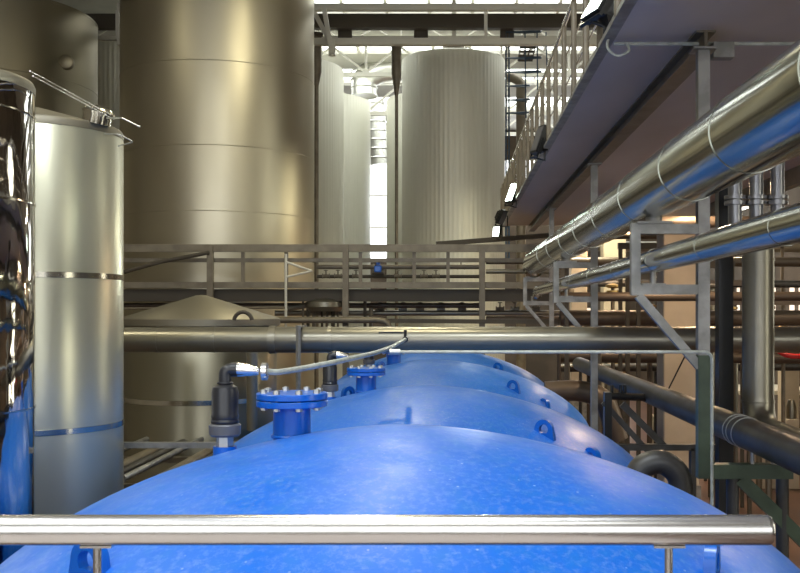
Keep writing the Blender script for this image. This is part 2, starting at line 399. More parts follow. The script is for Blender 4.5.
# ---------------------------------------------------------------- near handrail and platform
yr = 1.6
hr_ = thing('handrail', 'thick polished steel handrail across the foot of the picture', 'handrail', (-.3, yr, H-1.45))
xe = (771-PX)/F*yr; zr = H-(530-PY)/F*yr
t = MB(); r = .0243
t.tube([(-1.9, yr, zr), (xe-.008, yr, zr), (xe-.003, yr, zr), (xe, yr, zr)], [r, r, r*.97, r*.88], 40); t.build('top_rail', 'rail_steel', hr_)
for px in (97.5, 668.5):
    x = (px-PX)/F*yr
    p = MB().cyl((x, yr, H-1.45), (x, yr, zr-r+.002), .0068, n=16); p.cbox((x, yr, zr-r-.001), .05, .02, .004)
    p.build('post', 'rail_steel', hr_)
pl = thing('viewing_platform', 'grey steel platform carrying the near handrail', 'platform', (-.5, .2, 0))
MB().box((-2.2, -1.4, H-1.5), (.75, 1.72, H-1.45)).build('deck', 'deck_grey', pl)
for x in (-2.1, .65):
    for y in (-1.3, 1.62): MB().box((x-.04, y-.04, 0), (x+.04, y+.04, H-1.5)).build('leg', 'galvanised', pl)

# ---------------------------------------------------------------- left vessels
def vessel(name, label, cx, cy, r, ztop, material, bands, rise=.2, bandmat='band_steel', n=96, lid='lid_steel', zbot=0, group=None):
    t = thing(name, label, 'tank', (cx, cy, 0), group)
    MB().lathe((cx, cy, 0), [(r*.985, zbot), (r, zbot+.02), (r, H+ztop-.015), (r*.99, H+ztop)], n).build('shell', material, t)
    if rise: MB().lathe((cx, cy, 0), [(r*1.004, H+ztop-.045), (r*1.006, H+ztop-.005), (r*.99, H+ztop+.015), (r*.12, H+ztop+rise), (r*.001, H+ztop+rise*1.03)], n).build('cone_lid', lid, t)
    for z, hw in bands:
        MB().lathe((cx, cy, 0), [(r+.001, H+z-hw), (r+.005, H+z-hw*.9), (r+.005, H+z+hw*.9), (r+.001, H+z+hw)], n).build('band', bandmat, t)
    return t
d = 5.6; cm = Vector(((-73-PX)/F*d, d, 0))
mt_ = vessel('mirror_tank', 'mirror-polished steel tank cut off by the left edge of the picture', cm.x, cm.y, .562, 1.30, 'mirror_steel', [(.62, .006), (-.55, .006), (1.12, .004)], .16)
k = MB().lathe((cm.x+.28, cm.y-.2, 0), [(.11, H+1.38), (.11, H+1.44), (.07, H+1.47), (.02, H+1.475)], 24); k.build('manhole_cover', 'mirror_steel', mt_)
d = 7.5; cs = Vector(((33-PX)/F*d, d, 0)); rs_ = .648
st = vessel('steel_tank', 'tall brushed steel tank with a cone lid and two polished bands at the left', cs.x, cs.y, rs_, 1.362, 'brushed_steel', [(.262, .022), (-.845, .022), (-1.9, .022)], .17)
mh = P(99, 110, 7.25); m = MB()
ax = Vector((.25, -.1, 1))
m.lathe(mh, [(.10, -.10), (.10, -.03), (.115, -.03), (.115, -.012), (.095, .01), (.05, .03), (.003, .036)], 28, axis=ax); m.torus(mh+Vector((.0, -.11, .0)), .02, .005, (1, 0, 0)); m.build('manhole_cover', 'band_steel', st)
MB().tube([P(107, 118, 7.0), P(122, 118, 6.9), P(140, 127, 6.95)], .006, 8).build('lid_rod', 'bolt_zinc', st)
MB().tube(fillet([P(104, 134, 6.95), P(118, 134, 6.88), P(134, 142, 6.95), P(118, 146, 6.98)], .03), .005, 8).build('lid_rod', 'bolt_zinc', st)
gr = thing('guard_rod', 'pair of thin bright rods sloping down over the cone lid of the steel tank', 'rail', P(70, 92, 6.4))
for (a, b_, c, d_) in ((30, 71, 5.4, 0), (33, 76, 5.4, 1)):
    MB().tube([P(a, b_, c), P(111+d_*2, 115+d_*4, 7.1)], .004, 8).build('rod', 'rail_steel', gr)
# level conduit beside the steel tank
l = MB().beam(P(118, 445, 7.8), P(236, 445, 7.8), .05, .045).build('channel_beam', 'galvanised'); tag(l, 'level grey channel running from the steel tank to the blue dome', 'beam')
# low pipes running away left of the tank row
for k in range(7):
    x = -2.18-k*.2; z = -1.40-.04*(k % 3)
    o = MB().tube([V(x, 8.35, z), V(x, 10.95, z)], .03+.014*(k % 3), 12).build('floor_pipe', ('galvanised', 'dark_pipe', 'frame_paint')[k % 3])
    tag(o, 'one of the parallel low pipes on the floor between the steel tank and cone-roofed tank', 'pipe', 'parallel low pipes between the left tanks')
for y, w_ in ((8.7, 'nearer the steel tank'), (10.3, 'nearer the cone-roofed tank')):
    o = MB().beam(V(-3.5, y, -1.53), V(-2.1, y, -1.53), .06, .06).box((-3.48, y-.03, 0), (-3.42, y+.03, H-1.56)).box((-2.18, y-.03, 0), (-2.12, y+.03, H-1.56)).build('pipe_trestle', 'frame_paint')
    tag(o, 'low steel trestle under the parallel floor pipes, '+w_, 'support')
# small cone roofed vessel
d = 12.0; cc = Vector(((201-PX)/F*d, d, 0))
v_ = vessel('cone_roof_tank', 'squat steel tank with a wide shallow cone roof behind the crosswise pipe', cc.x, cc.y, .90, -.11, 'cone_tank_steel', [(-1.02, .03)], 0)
MB().lathe((cc.x, cc.y, 0), [(.93, H-.165), (.945, H-.16), (.945, H-.085), (.93, H-.07), (.06, H+.2), (.001, H+.205)], 24).build('cone_roof', 'lid_steel', v_)
MB().tube(arc(P(243, 321, 11.06), (1, 0, 0), (0, 0, 1), .10, .1, PI-.1, 10), .022, 10).build('handle', 'frame_dark', v_)
MB().tube([P(252, 352, 10.98), P(252, 430, 11.02)], .06, 12).build('side_pipe', 'pipe_grey_steel', v_)

# crosswise big pipe
d = 9.0; r = .113
cp = thing('crosswise_pipe', 'thick dull steel pipe crossing the whole hall above the blue tanks', 'pipe', V(-1, d, -.36))
z = -(339.7-PY)/F*d
def xx(px): return (px-PX)/F*d
MB().tube([V(xx(60), d, z), V(xx(272), d, z), V(xx(276), d, z), V(xx(4000)*0+8.5, d, z)], [r, r, r*1.04, r*1.04], 36).build('pipe', 'pipe_grey_steel', cp)
for px, rr, w in ((158, 1.03, .012), (215, 1.03, .012), (273, 1.12, .03), (299, 1.07, .02), (330, 1.08, .018), (421, 1.05, .007), (510, 1.05, .006), (549, 1.05, .006), (641, 1.05, .01)):
    MB().cyl(V(xx(px)-w, d, z), V(xx(px)+w, d, z), r*rr, n=36).build('joint_band', 'pipe_grey_steel', cp)
MB().cyl(V(xx(301), d-.16, dome(1, xx(301), d-.16)-.01), V(xx(301), d-.16, -.02-.1), .022, n=4).build('hanger_post', 'galvanised', cp)
MB().beam(V(xx(301), d-.16, -.13), V(xx(301), d+.2, -.13), .05, .02).build('hanger_clip', 'galvanised', cp)

# ---------------------------------------------------------------- right-hand pipe brackets (three)
def support(d, label, first, hung=False):
    t = thing('pipe_bracket', label, 'bracket', (1.50, d, H-1.0 if first else 0), 'welded brackets carrying the two bright pipes')
    gs = 'galvanised'
    MB().box((1.465, d-.035, H-.26), (1.535, d+.035, H+1.58)).build('post', gs, t)
    if not hung: MB().box((1.465, d-.035, H-1.0 if first else 0), (1.535, d+.035, H-.26)).build('lower_post', 'green_paint' if first else gs, t)
    for z in (.50, .135):
        MB().box((1.12, d-.03, H+z-.03), (1.465, d+.03, H+z+.03)).build('arm', gs, t)
    MB().box((1.065, d-.03, H+.10), (1.12, d+.03, H+.535)).build('front_upright', gs, t)
    MB().beam(V(1.11, d, .10), V(1.48, d, -.33), .05, .05).build('brace', gs, t)
    MB().box((1.10, d-.05, H+.53), (1.31, d+.05, H+.545)).cyl(V(1.205, d, .54), V(1.205, d, .572), .05, n=12).build('pipe_shoe', gs, t)
    MB().cyl(V(1.2, d, .165), V(1.2, d, .245), .018, n=10).box((1.13, d-.04, H+.16), (1.27, d+.04, H+.172)).build('stand_off', gs, t)
    MB().box((1.43, d-.07, H+1.572), (1.57, d+.07, H+1.585)).build('head_plate', gs, t)
    return t
support(6.0, 'nearest pipe bracket, its tall post running down to green painted steel', True)
support(10.65, 'middle pipe bracket, just behind the crosswise pipe', False)
support(15.3, 'farthest and smallest pipe bracket where the bright pipes end', False, True)
# bright clad pipes
def clad(name, label, x, z, r, y0, y1, bands):
    t = thing(name, label, 'pipe', V(x, (y0+y1)/2, z-r))
    MB().tube([V(x, y0, z), V(x, y1-.25, z)]+[V(x, y1-.12, z-.01), V(x, y1, z-.06)], r, 56).build('cladding', 'clad_steel', t)
    for y in bands: MB().cyl(V(x, y-.012, z), V(x, y+.012, z), r*1.018, n=56).build('joint_band', 'clad_steel', t)
    return t
clad('insulated_pipe', 'wide mirror-bright insulated pipe rising to the top right', 1.205, .735, .171, -.5, 15.0, [3.0, 4.05, 5.05, 6.3, 7.5, 8.7, 9.9, 11.2, 12.5])
clad('insulated_pipe', 'slimmer mirror-bright insulated pipe below the wide one', 1.2, .308, .069, -.5, 14.4, [3.6, 4.7, 5.9, 7.2, 8.5, 9.8, 11.2])
# dark pipe D on green frame
t = thing('dark_pipe', 'long dark steel pipe slanting to the lower right, wired to the green beam', 'pipe', V(1.86, 7, -.87))
MB().tube([V(1.86, 1.0, -.77), V(1.86, 14.8, -.77)], .1, 32).build('pipe', 'dark_pipe', t)
wr = MB()
for y in (6.3, 6.42, 6.5): wr.torus(V(1.86, y, -.77), .103, .004, (0.15, 1, .1), 28, 6)
wr.build('binding_wire', 'bolt_zinc', t)
gb = thing('green_bracket', 'dark green painted steel beam with a diagonal strut at lower right', 'frame', (1.9, 6, 0))
MB().box((1.535, 5.95, H-1.0), (2.03, 6.05, H-.915)).build('beam', 'green_paint', gb)
MB().beam(V(1.72, 6, -1.0), V(2.35, 6, -1.62), .07, .08).build('strut', 'green_paint', gb)
for x in (1.68, 1.98): MB().tube([(x, 6.0, 0), (x, 6.0, H-1.0)], .038, 14).build('leg', 'dark_pipe', gb)
for x in (1.80, 1.92): MB().cyl(V(x, 6, -.92), V(x, 6, -.84), .012, n=8).build('stud', 'galvanised', gb)
# vertical pipe with elbow and header
X = 2.445; d = 8.0
t = thing('riser_pipe', 'wide grey-green vertical pipe with an elbow, right of the nearest post', 'pipe', V(X, d, -1.1))
pts = fillet([V(X, d, .62), V(X, d, -.95), V(X, d-3.5, -.97)], .28, 8)
MB().tube(pts, .125, 32).build('pipe', 'pipe_grey_steel', t)
for z in (.42, -.72): MB().cyl(V(X, d, z-.01), V(X, d, z+.01), .131, n=32).build('joint_band', 'pipe_grey_steel', t)
MB().cyl(V(2.18, d, .635), V(2.72, d, .635), .062, n=24).build('header', 'pipe_grey_steel', t)
for k, x in enumerate((2.26, 2.43, 2.60)):
    s = MB().cyl(V(x, d, .64), V(x, d, 1.42), .055, n=20).build('branch', 'grey_pipe', t)
    MB().cyl(V(x, d, .86), V(x, d, .89), .085, n=20).cyl(V(x, d, .905), V(x, d, .935), .085, n=20).build('flange', 'grey_pipe', s)
o = MB().box((2.21, 8.3, 0), (2.33, 8.42, H+1.58)).build('steel_column', 'lamp_black'); tag(o, 'narrow black steel column just left of the wide vertical pipe', 'column')

# ---------------------------------------------------------------- walkway
DZ = 1.70; DX = .955
t = thing('walkway', 'raised grey walkway crossing over the pipes at the upper right', 'walkway', V(2.5, 8.5, DZ-.1))
MB().box((DX, -1.5, H+DZ), (4.6, 19.6, H+DZ+.04)).build('deck', 'deck_grey', t)
MB().box((DX-.015, -1.5, H+DZ-.005), (DX+.005, 19.6, H+DZ+.05)).build('toe_board', 'galvanised', t)
MB().box((DX-.04, -1.5, H+DZ-.03), (DX+.03, 19.6, H+DZ)).build('edge_angle', 'galvanised', t)
m = MB(); m.box((1.46, 6.0, H+DZ-.012), (1.58, 19.6, H+DZ)); m.box((1.51, 6.0, H+1.59), (1.53, 19.6, H+DZ-.01)); m.box((1.46, 6.0, H+1.585), (1.58, 19.6, H+1.597))
m.build('longitudinal_beam', 'frame_paint', t)
m = MB().box((4.0, -1.5, H+1.5), (4.12, 19.6, H+DZ)).build('longitudinal_beam', 'frame_paint', t)
MB().beam(P(436, 244, 19.7), P(700, 224, 19.7), .12, .09).build('end_beam', 'frame_dark', t)
for y in (-1.2, 9.9, 18.95): MB().box((4.0, y-.06, 0), (4.12, y+.06, H+1.5)).build('column', 'frame_paint', t)
# railing
rl = thing('walkway_railing', 'slender bright railing along the left edge of the raised walkway', 'railing', V(.93, 9, DZ))
RX = .93
y = 2.2; k = 0
while y < 19.6:
    MB().tube([V(RX, y, DZ-.02), V(RX, y, 2.42)], .022, 10).build('baluster', 'frame_paint', rl); y += .69
MB().tube([V(RX, 1.8, 2.42), V(RX, 19.5, 2.42)], .019, 12).build('top_rail', 'rail_steel', rl)
for z in (1.92, 2.17): MB().tube([V(RX+.02, 1.8, z), V(RX+.02, 19.5, z)], .007, 8).build('mid_rail', 'rail_steel', rl)
# conduit and junction box
cd = thing('conduit', 'thin light conduit fixed level beneath the walkway with a grey junction box', 'conduit', V(1.6, 6.12, 1.6))
MB().tube([V(.985, 6.14, 1.655), V(3.2, 6.14, 1.655)], .012, 10).build('conduit_tube', 'hose_grey', cd)
MB().cbox(V(1.645, 6.1, 1.6), .13, .08, .1).build('junction_box', 'galvanised', cd, bevel=.006)
cb = MB().tube(fillet([V(.945, 6.1, 1.95), V(.96, 6.1, 1.72), V(.93, 6.1, 1.62), V(1.0, 6.1, 1.56), V(1.08, 6.1, 1.60), V(1.06, 6.12, 1.655)], .05), .008, 8)
cb.build('cable_loop', 'hose_grey', cd)
# floodlights
def flood(px, py, d, w, h, yaw, tilt, label, glow):
    p = P(px, py, d); t = thing('floodlight', label, 'lamp', p-Vector((0, 0, h/2)), 'black floodlights on the walkway edge')
    M_ = Matrix.Rotation(yaw, 3, 'Z') @ Matrix.Rotation(tilt, 3, 'X')
    def put(m): m.v = [p+M_@v for v in m.v]; return m
    hh = MB().box((-w/2, -.03, -h/2), (w/2, .035, h/2)); hh.add([(-w*.4, .035, -h*.4), (w*.4, .035, -h*.4), (w*.4, .035, h*.4), (-w*.4, .035, h*.4), (-w*.25, .11, -h*.25), (w*.25, .11, -h*.25), (w*.25, .11, h*.25), (-w*.25, .11, h*.25)], [(4, 5, 6, 7), (0, 1, 5, 4), (1, 2, 6, 5), (2, 3, 7, 6), (3, 0, 4, 7)])
    for k in range(5): hh.box((-w*.42, .035, -h*.36+h*.18*k-.004), (w*.42, .075, -h*.36+h*.18*k+.004))
    put(hh).build('housing', 'lamp_black', t)
    put(MB().box((-w*.44, -.034, -h*.44), (w*.44, -.029, h*.44))).build('lens', 'lens_glow' if glow else 'grey_plastic', t)
    br = put(MB().box((-w*.58, -.01, -.015), (-w*.5, .01, .015)).box((w*.5, -.01, -.015), (w*.58, .01, .015)).box((-w*.58, -.01, -h*.62), (-w*.54, .01, .015)).box((w*.54, -.01, -h*.62), (w*.58, .01, .015)).box((-w*.58, -.012, -h*.66), (w*.58, .012, -h*.61)))
    q_ = p+M_@Vector((0, 0, -h*.64)); br.tube([q_, Vector((RX, d, q_.z-.03)), Vector((RX, d, H+DZ+.02))], .012, 8)
    br.build('yoke', 'lamp_black', t)
    return M_@Vector((0, -1, 0)), p
lamps = []
o = flood(600, 4, 6.15, .24, .20, -1.25, -.55, 'large black floodlight glaring white at the top of the railing', True); lamps.append((*o, 1))
fl = [q_ for q_ in bpy.data.objects if q_.get('label', '').startswith('large black floodlight')][0]
MB().lathe(P(613, 9, 6.15), [(.03, -.11), (.085, -.09), (.1, 0), (.09, .07), (.03, .09)], 24, axis=(1, .2, .5)).build('rear_housing', 'lamp_black', fl)
o = flood(539.5, 140, 10.2, .13, .30, -1.15, -.35, 'black floodlight halfway along the walkway edge, facing away', False)
o = flood(513, 193, 14.9, .17, .32, -1.0, -.4, 'black floodlight with a lit face lower along the walkway edge', True); lamps.append((*o, 2))
o = flood(502, 217, 17.3, .17, .26, 1.0, .5, 'small dark floodlight near the far end of the walkway edge', False)
o = flood(497, 232, 19.2, .16, .2, -.7, -.2, 'smallest floodlight, lit, at the very end of the walkway edge', True); lamps.append((*o, 3))

# ---------------------------------------------------------------- tall tanks
def cyl_tank(name, label, px, d, r, ztop, material, seams=(), mod=None, n=96, lid=None, group=None, dome_r=.12):
    x = (px-PX)/F*d; t = thing(name, label, 'tank', (x, d, 0), group)
    MB().lathe((x, d, 0), [(r, .0), (r, H+ztop)], n, mod).build('shell', material, t)
    MB().lathe((x, d, 0), [(r*1.003, H+ztop-.05), (r*1.003, H+ztop), (r*.9, H+ztop+dome_r*.4), (r*.4, H+ztop+dome_r), (.01, H+ztop+dome_r*1.1)], 96).build('roof', lid or material, t)
    for z in seams: MB().torus((x, d, H+z), r+.001, .006, n=96, m=6).build('weld_seam', material, t)
    return t, x
cyl_tank('storage_tank', 'huge plain steel tank filling the upper left, warm sheen on its side', 219, 20, 1.895, 6.35, 'vessel_steel', (4.6, 3.05, 1.85))
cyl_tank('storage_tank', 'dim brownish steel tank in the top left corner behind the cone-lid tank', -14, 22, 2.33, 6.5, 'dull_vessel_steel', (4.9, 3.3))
o = MB().lathe(P(66, 62, 19.75), [(.14, -.1), (.14, .03), (.11, .05), (.001, .055)], 20, axis=(0.1, -1, 0)).build('manhole', 'dull_vessel_steel', None); 
# the manhole is a part of the dim tank
dim = [q_ for q_ in bpy.data.objects if q_.type == 'EMPTY' and q_.get('label', '').startswith('dim brownish')][0]
ow = W[o.name]; o.parent = dim; o.location = ow-W[dim.name]
def ribs(n, depth=.007):
    return lambda k: (depth if (k % 4) in (0, 1) else 0)
G = 'white ribbed tanks in the back of the hall'
tm, xm = cyl_tank('ribbed_tank', 'large white ribbed tank standing free in the middle behind the pipe rack', 453.5, 26.1, 1.34, 6.56, 'white_cladding', (), ribs(288), 288, 'white_cladding', G)
MB().lathe((xm-.0, 25.9, 0), [(.28, H+6.58), (.28, H+6.95), (.3, H+6.95), (.3, H+7.0), (.01, H+7.02)], 24).build('roof_hatch', 'frame_paint', tm)
cyl_tank('ribbed_tank', 'white ribbed tank peeping out right behind the huge steel tank', 273, 27, 1.9, 6.56, 'white_cladding', (), ribs(400), 400, 'white_cladding', G)
cyl_tank('ribbed_tank', 'pale ribbed tank left of the bright window gap, farther back', 315.5, 31.2, 1.71, 6.56, 'white_cladding', (), ribs(360), 360, 'white_cladding', G)
cyl_tank('ribbed_tank', 'narrow sliver of white tank right of the bright window gap', 437, 31, 1.56, 6.56, 'white_cladding', (), ribs(320), 320, 'white_cladding', G)
cyl_tank('ribbed_tank', 'grey ribbed tank seen through the gap between the two steel giants', 119, 27.2, 1.6, 7.0, 'white_cladding', (), ribs(340), 340, 'white_cladding', G)
# overflow pipes with cone tops
def ventpipe(px, d, label, y0, y1, y2, r1, r2):
    t = thing('vent_pipe', label, 'pipe', ((px-PX)/F*d, d, 0)); x = (px-PX)/F*d
    z = lambda py: H+(PY-py)/F*d
    MB().lathe((x, d, 0), [(r2, 0), (r2, z(y2)), (r1, z(y1)), (r1, z(y0))], 20).build('pipe', 'frame_paint', t)
    MB().lathe((x, d, 0), [(r1*1.3, z(y0)), (r1*1.3, z(y0)+.06)], 20).build('cap', 'frame_dark', t)
ventpipe(316.5, 23.2, 'brown vent pipe with wide top right beside the huge steel tank', 36, 72, 86, .12, .05)
ventpipe(396.5, 24.0, 'brown vent pipe with tapering top along the left of the middle white tank', 46, 74, 96, .12, .04)
MB_ = MB().tube(fillet([P(506.5, 78, 26.3), P(512, 77, 26.3), P(521, 82, 26.2), Vector(((521-PX)/F*26.2, 26.2, .0))], .35), .13, 16).build('bent_pipe', 'frame_paint'); tag(MB_, 'brown pipe bending down beside the caged ladder', 'pipe')
# caged ladder
lc = thing('caged_ladder', 'dark blue caged ladder between the middle white tank and the walkway', 'ladder', P(515, 330, 24.5))
d = 24.4
for px in (506, 509): MB().tube([P(px, 30, d), P(px, 260, d)], .024, 6).build('stile', 'cage_blue', lc)
for px, dd in ((537, 24.0), (546, 24.6), (525, 23.7)): MB().tube([P(px, 32, dd), P(px+1, 118 if px != 546 else 72, dd)], .018, 6).build('cage_bar', 'cage_blue', lc)
for k, py in enumerate((32, 45, 58, 72, 86, 100, 113)):
    MB().tube([P(506, py, 24.4), P(525, py+1, 23.7), P(541 if py < 80 else 530, py, 24.1), P(541 if py < 80 else 530, py-1, 24.8), P(509, py, 24.9)], .02, 6).build('cage_hoop', 'cage_blue', lc)
m = MB()
for k in range(40): m.tube([P(506, 36+k*6, d), P(509, 36+k*6, d)], .01, 5)
m.build('rungs', 'cage_blue', lc)
# hanging lattice below roof
hl = thing('hanging_grille', 'small dark hanging grille seen through the ladder cage', 'grille', P(526, 60, 24.6)); m = MB()
for k in range(5): m.beam(P(521-k*.6, 43+k*4.4, 25), P(537-k*1.1, 43+k*4.4, 25), .03, .05)
for k in range(4): m.beam(P(521+k*5, 43, 25), P(518+k*4.6, 61, 25), .03, .04)
m.build('grating', 'frame_dark', hl)
for px in (523, 535): MB().tube([P(px, 43, 25), Vector(((px-PX)/F*25, 25, H+ZC))], .01, 6).build('hanger', 'frame_dark', hl)

# ---------------------------------------------------------------- roof structure
def truss(d, zb, x0, x1, dep, label, step=1.5, s=.12, web=True):
    t = thing('roof_truss', label, 'truss', V((x0+x1)/2, d, zb), 'white steel roof trusses')
    MB().box((x0, d-s/2, H+zb), (x1, d+s/2, H+zb+s)).build('bottom_chord', 'white_steel', t)
    MB().box((x0, d-s/2, H+zb+dep), (x1, d+s/2, H+zb+dep+s)).build('top_chord', 'white_steel', t)
    x = x0; k = 0
    while x+step <= x1+.01:
        a, b_ = (zb+s, zb+dep) if k % 2 == 0 else (zb+dep, zb+s)
        if web: MB().beam(V(x, d, a), V(x+step, d, b_), s*.5, s*.5).build('diagonal', 'white_steel', t)
        if k % 2 == 0: MB().beam(V(x, d, zb+s), V(x, d, zb+dep), s*.5, s*.7).build('upright', 'white_steel', t)
        x += step; k += 1
    for x in (x0+.3, x1-.3): MB().tube([V(x, d, zb+dep+s), V(x, d, ZC)], .03, 6).build('hanger', 'white_steel', t)
truss(22.5, 6.03, -7.6, 9.3, .78, 'nearest white roof truss, running level above the middle white tank', 2.08, .15, False)
truss(26.4, 7.05, -12.6, 9.3, .5, 'shallow lattice girder just behind the dark roof beam', .7, .07)
truss(29.4, 6.95, -12.6, 9.3, .9, 'white roof truss behind the middle white tank', 1.0, .12)
truss(34.2, 6.75, -12.6, 9.3, 1.1, 'pale roof truss farther back above the window gap', 1.2, .13)
truss(39.2, 6.95, -12.6, 9.3, 1.0, 'farthest pale roof truss close to the back wall', 1.2, .13)
o = MB().box((-12.6, 24.0, H+6.86), (9.3, 24.25, H+7.2)).build('crane_beam', 'frame_dark'); tag(o, 'dark roof beam running level along the top of the picture', 'beam')
o2 = thing('roof_purlin', 'pale girder with dark gussets just behind the dark roof beam', 'beam', V(0, 24.5, 6.45))
MB().box((-12.4, 24.42, H+6.68), (9.3, 24.55, H+6.78)).build('girder', 'white_steel', o2)
for px in (345, 507, 421): MB().box(((px-7-PX)/F*24.4, 24.38, H+6.66), ((px+7-PX)/F*24.4, 24.42, H+7.1)).build('gusset', 'frame_dark', o2)
for x in (-6, 0, 6): MB().box((x-.05, 24.45, H+6.78), (x+.05, 24.55, H+ZC)).build('hanger', 'white_steel', o2)
o3 = thing('roof_strut', 'inclined white struts meeting the truss beside the huge steel tank', 'strut', P(322, 40, 22.2))
MB().beam(P(312, 8, 22.3), P(330, 42, 22.3), .1, .1).build('strut', 'white_steel', o3)
MB().beam(P(324, 8, 22.2), P(332, 54, 22.2), .1, .1).build('strut', 'white_steel', o3)
MB().beam(P(332, 40, 22.25), P(332, 56, 22.25), .14, .14).build('strut', 'white_steel', o3)
# silver duct
dd = 33.0
t = thing('air_duct', 'fat silver air duct bending down in the window gap', 'duct', P(372, 125, dd))
MB().tube(fillet([P(430, 69, dd), P(384, 68, dd), P(364, 78, dd), P(364, 96, dd)], .9, 8), .42, 24).build('duct', 'duct_silver', t)
m = MB()
for py in (72, 80, 88, 96): m.torus(P(364, py, dd), .43, .025, n=28, m=6)
m.build('duct_rings', 'duct_silver', t)
MB().tube([P(375, 100, 36), P(380, 165, 36)], .33, 20).build('lower_duct', 'duct_silver', t)
m = MB()
for py in range(104, 166, 9): m.torus(P(375+(py-100)*5/65, py, 36), .335, .03, n=28, m=6)
m.build('duct_rings', 'duct_silver', t)

# ---------------------------------------------------------------- pipe rack in the middle distance
d = 17.00
rk = thing('pipe_rack', 'long brown steel pipe rack standing across the hall in front of the tall tanks', 'rack', (-2.5, d, 0))
def rx(px, dd=d): return (px-PX)/F*dd
def rz(py, dd=d): return H+(PY-py)/F*dd
MB().box((rx(60), d-.05, rz(252)), (rx(552), d+.05, rz(244.5))).build('top_beam', 'frame_paint', rk)
MB().box((rx(60), d+.05, rz(262)), (rx(552), d+.13, rz(258))).build('rail', 'frame_paint', rk)
MB().box((rx(60), d+.0, rz(288)), (rx(560), d+.15, rz(282))).build('rail', 'frame_paint', rk)
MB().box((rx(60), d+.15, rz(301)), (rx(560), d+.8, rz(289))).build('cable_tray', 'frame_dark', rk)
for px in (211, 346, 482): MB().box((rx(px)-.05, d-.1, 0), (rx(px)+.05, d-.0, rz(247))).build('post', 'frame_paint', rk)
for px in (242, 285.5, 360, 414, 448): MB().box((rx(px)-.03, d+.06, rz(283)), (rx(px)+.03, d+.12, rz(252))).build('hanger', 'frame_paint', rk)
o = thing('braced_stand', 'slim pale upright with a sideways V brace on the pipe rack', 'stand', P(286, 320, 16.86))
MB().tube([P(285.8, 254, 16.86), P(285.8, 330, 16.86)], .022, 8).build('upright', 'white_steel', o)
MB().tube([P(286, 262, 16.86), P(312, 271, 16.86)], .02, 8).build('brace', 'white_steel', o)
MB().tube([P(286, 277, 16.86), P(312, 271, 16.86)], .02, 8).build('brace', 'white_steel', o)
MB().beam(P(285.8, 262, 16.86), P(285.8, 262, 17.04), .02, .02).build('clip', 'white_steel', o)
runs = [(317, 480, 267, 17.25, .04, 'frame_paint', 'upper slim pipe on the rack below its top beam'),
        (317, 480, 276.5, 17.28, .03, 'frame_dark', 'dark slim pipe on the rack below the upper slim pipe'),
        (60, 480, 305.5, 17.63, .045, 'brown_pipe', 'brown pipe just under the cable tray'),
        (275, 560, 313, 17.77, .05, 'pipe_grey_steel', 'grey pipe at the bottom of the rack, left of the brackets'),
        (486, 560, 262.5, 17.35, .03, 'brown_pipe', 'highest thin brown pipe on the right bay of the rack'),
        (486, 560, 271.5, 17.35, .04, 'pipe_grey_steel', 'second thin pipe on the right bay of the rack'),
        (486, 565, 319, 17.35, .05, 'brown_pipe', 'lowest brown pipe on the right bay of the rack')]
for a, b_, py, dd, r, mt, lb in runs:
    o = MB().tube([P(a, py, dd), P(b_, py, dd)], r, 12).build('rack_pipe', mt); tag(o, lb, 'pipe')
o = MB().tube(fillet([P(272, 320, 16.58), P(378, 320, 16.58), P(388, 322, 16.58), P(390, 345, 16.58)], .15), .055, 14).build('hooked_pipe', 'frame_paint'); tag(o, 'tan pipe that hooks downward at its right end behind the crosswise pipe', 'pipe')
o = MB().beam(P(276, 320, 16.93), P(560, 322, 16.93), .2, .07).build('shelf_beam', 'frame_dark'); tag(o, 'dark level beam at the foot of the pipe rack', 'beam')
# small valves and fittings along the rack
def valve(px, py, dd, s, mt, lb, grp=None, cat='valve'):
    p = P(px, py, dd); t = thing('rack_valve', lb, cat, p-Vector((0, 0, s)), grp)
    MB().cyl(p-Vector((s, 0, 0)), p+Vector((s, 0, 0)), s*.45, n=12).cyl(p-Vector((s, 0, 0)), p-Vector((s*.8, 0, 0)), s*.7, n=12).cyl(p+Vector((s*.8, 0, 0)), p+Vector((s, 0, 0)), s*.7, n=12).sphere(p, s*.6, n=12, m=6).build('body', mt, t)
    MB().cyl(p, p+Vector((0, 0, s*1.5)), s*.15, n=8).build('stem', 'frame_dark', t)
    MB().lathe(p, [(s*.6, s*1.4), (s*.65, s*1.5), (s*.3, s*1.65), (.001, s*1.65)], 12).build('cap', mt, t)
ac = thing('blue_actuator', 'small blue valve actuator on the pipe rack before the bright window', 'valve', P(378, 275, 17.14))
MB().cbox(P(378, 269, 17.14), .13, .12, .12).build('body', 'fitting_blue', ac, bevel=.02)
MB().cyl(P(378, 265, 17.14), P(378, 260, 17.14), .035, n=12).build('stem', 'fitting_blue', ac)
MB().cyl(P(372, 272, 17.14), P(384, 272, 17.14), .05, n=12).build('flange', 'frame_dark', ac)
gv = 'small metal valves along the pipe rack'
for px in (326, 338, 356, 398, 424, 436, 461): valve(px, 267 if px % 2 else 276, 17.27, .065, 'frame_paint', 'small brownish valve on the slim pipes of the rack', gv)
for px in (380, 403, 420, 441, 462, 500, 515, 536): valve(px, 309, 17.77, .075, 'pipe_grey_steel' if px % 2 else 'frame_paint', 'small valve on the low grey pipe of the rack', 'valves on the low rack pipe')
m = MB(); 
pn = thing('valve_manifold', 'dark cluster of vertical drain pipes beneath the left rack bay', 'pipes', P(335, 325, 17.42))
for k, px in enumerate((303, 308, 314, 322, 327, 333, 338, 365, 371)):
    MB().tube([P(px, 300+(k*7) % 12, 17.42), P(px, 352, 17.42)], .02+.008*(k % 3), 8).build('drain_pipe', 'frame_dark' if k % 2 else 'frame_paint', pn)
MB().tube([P(288, 309, 17.42), P(318, 303, 17.42), P(345, 305, 17.42)], .05, 10).build('header', 'pipe_grey_steel', pn)
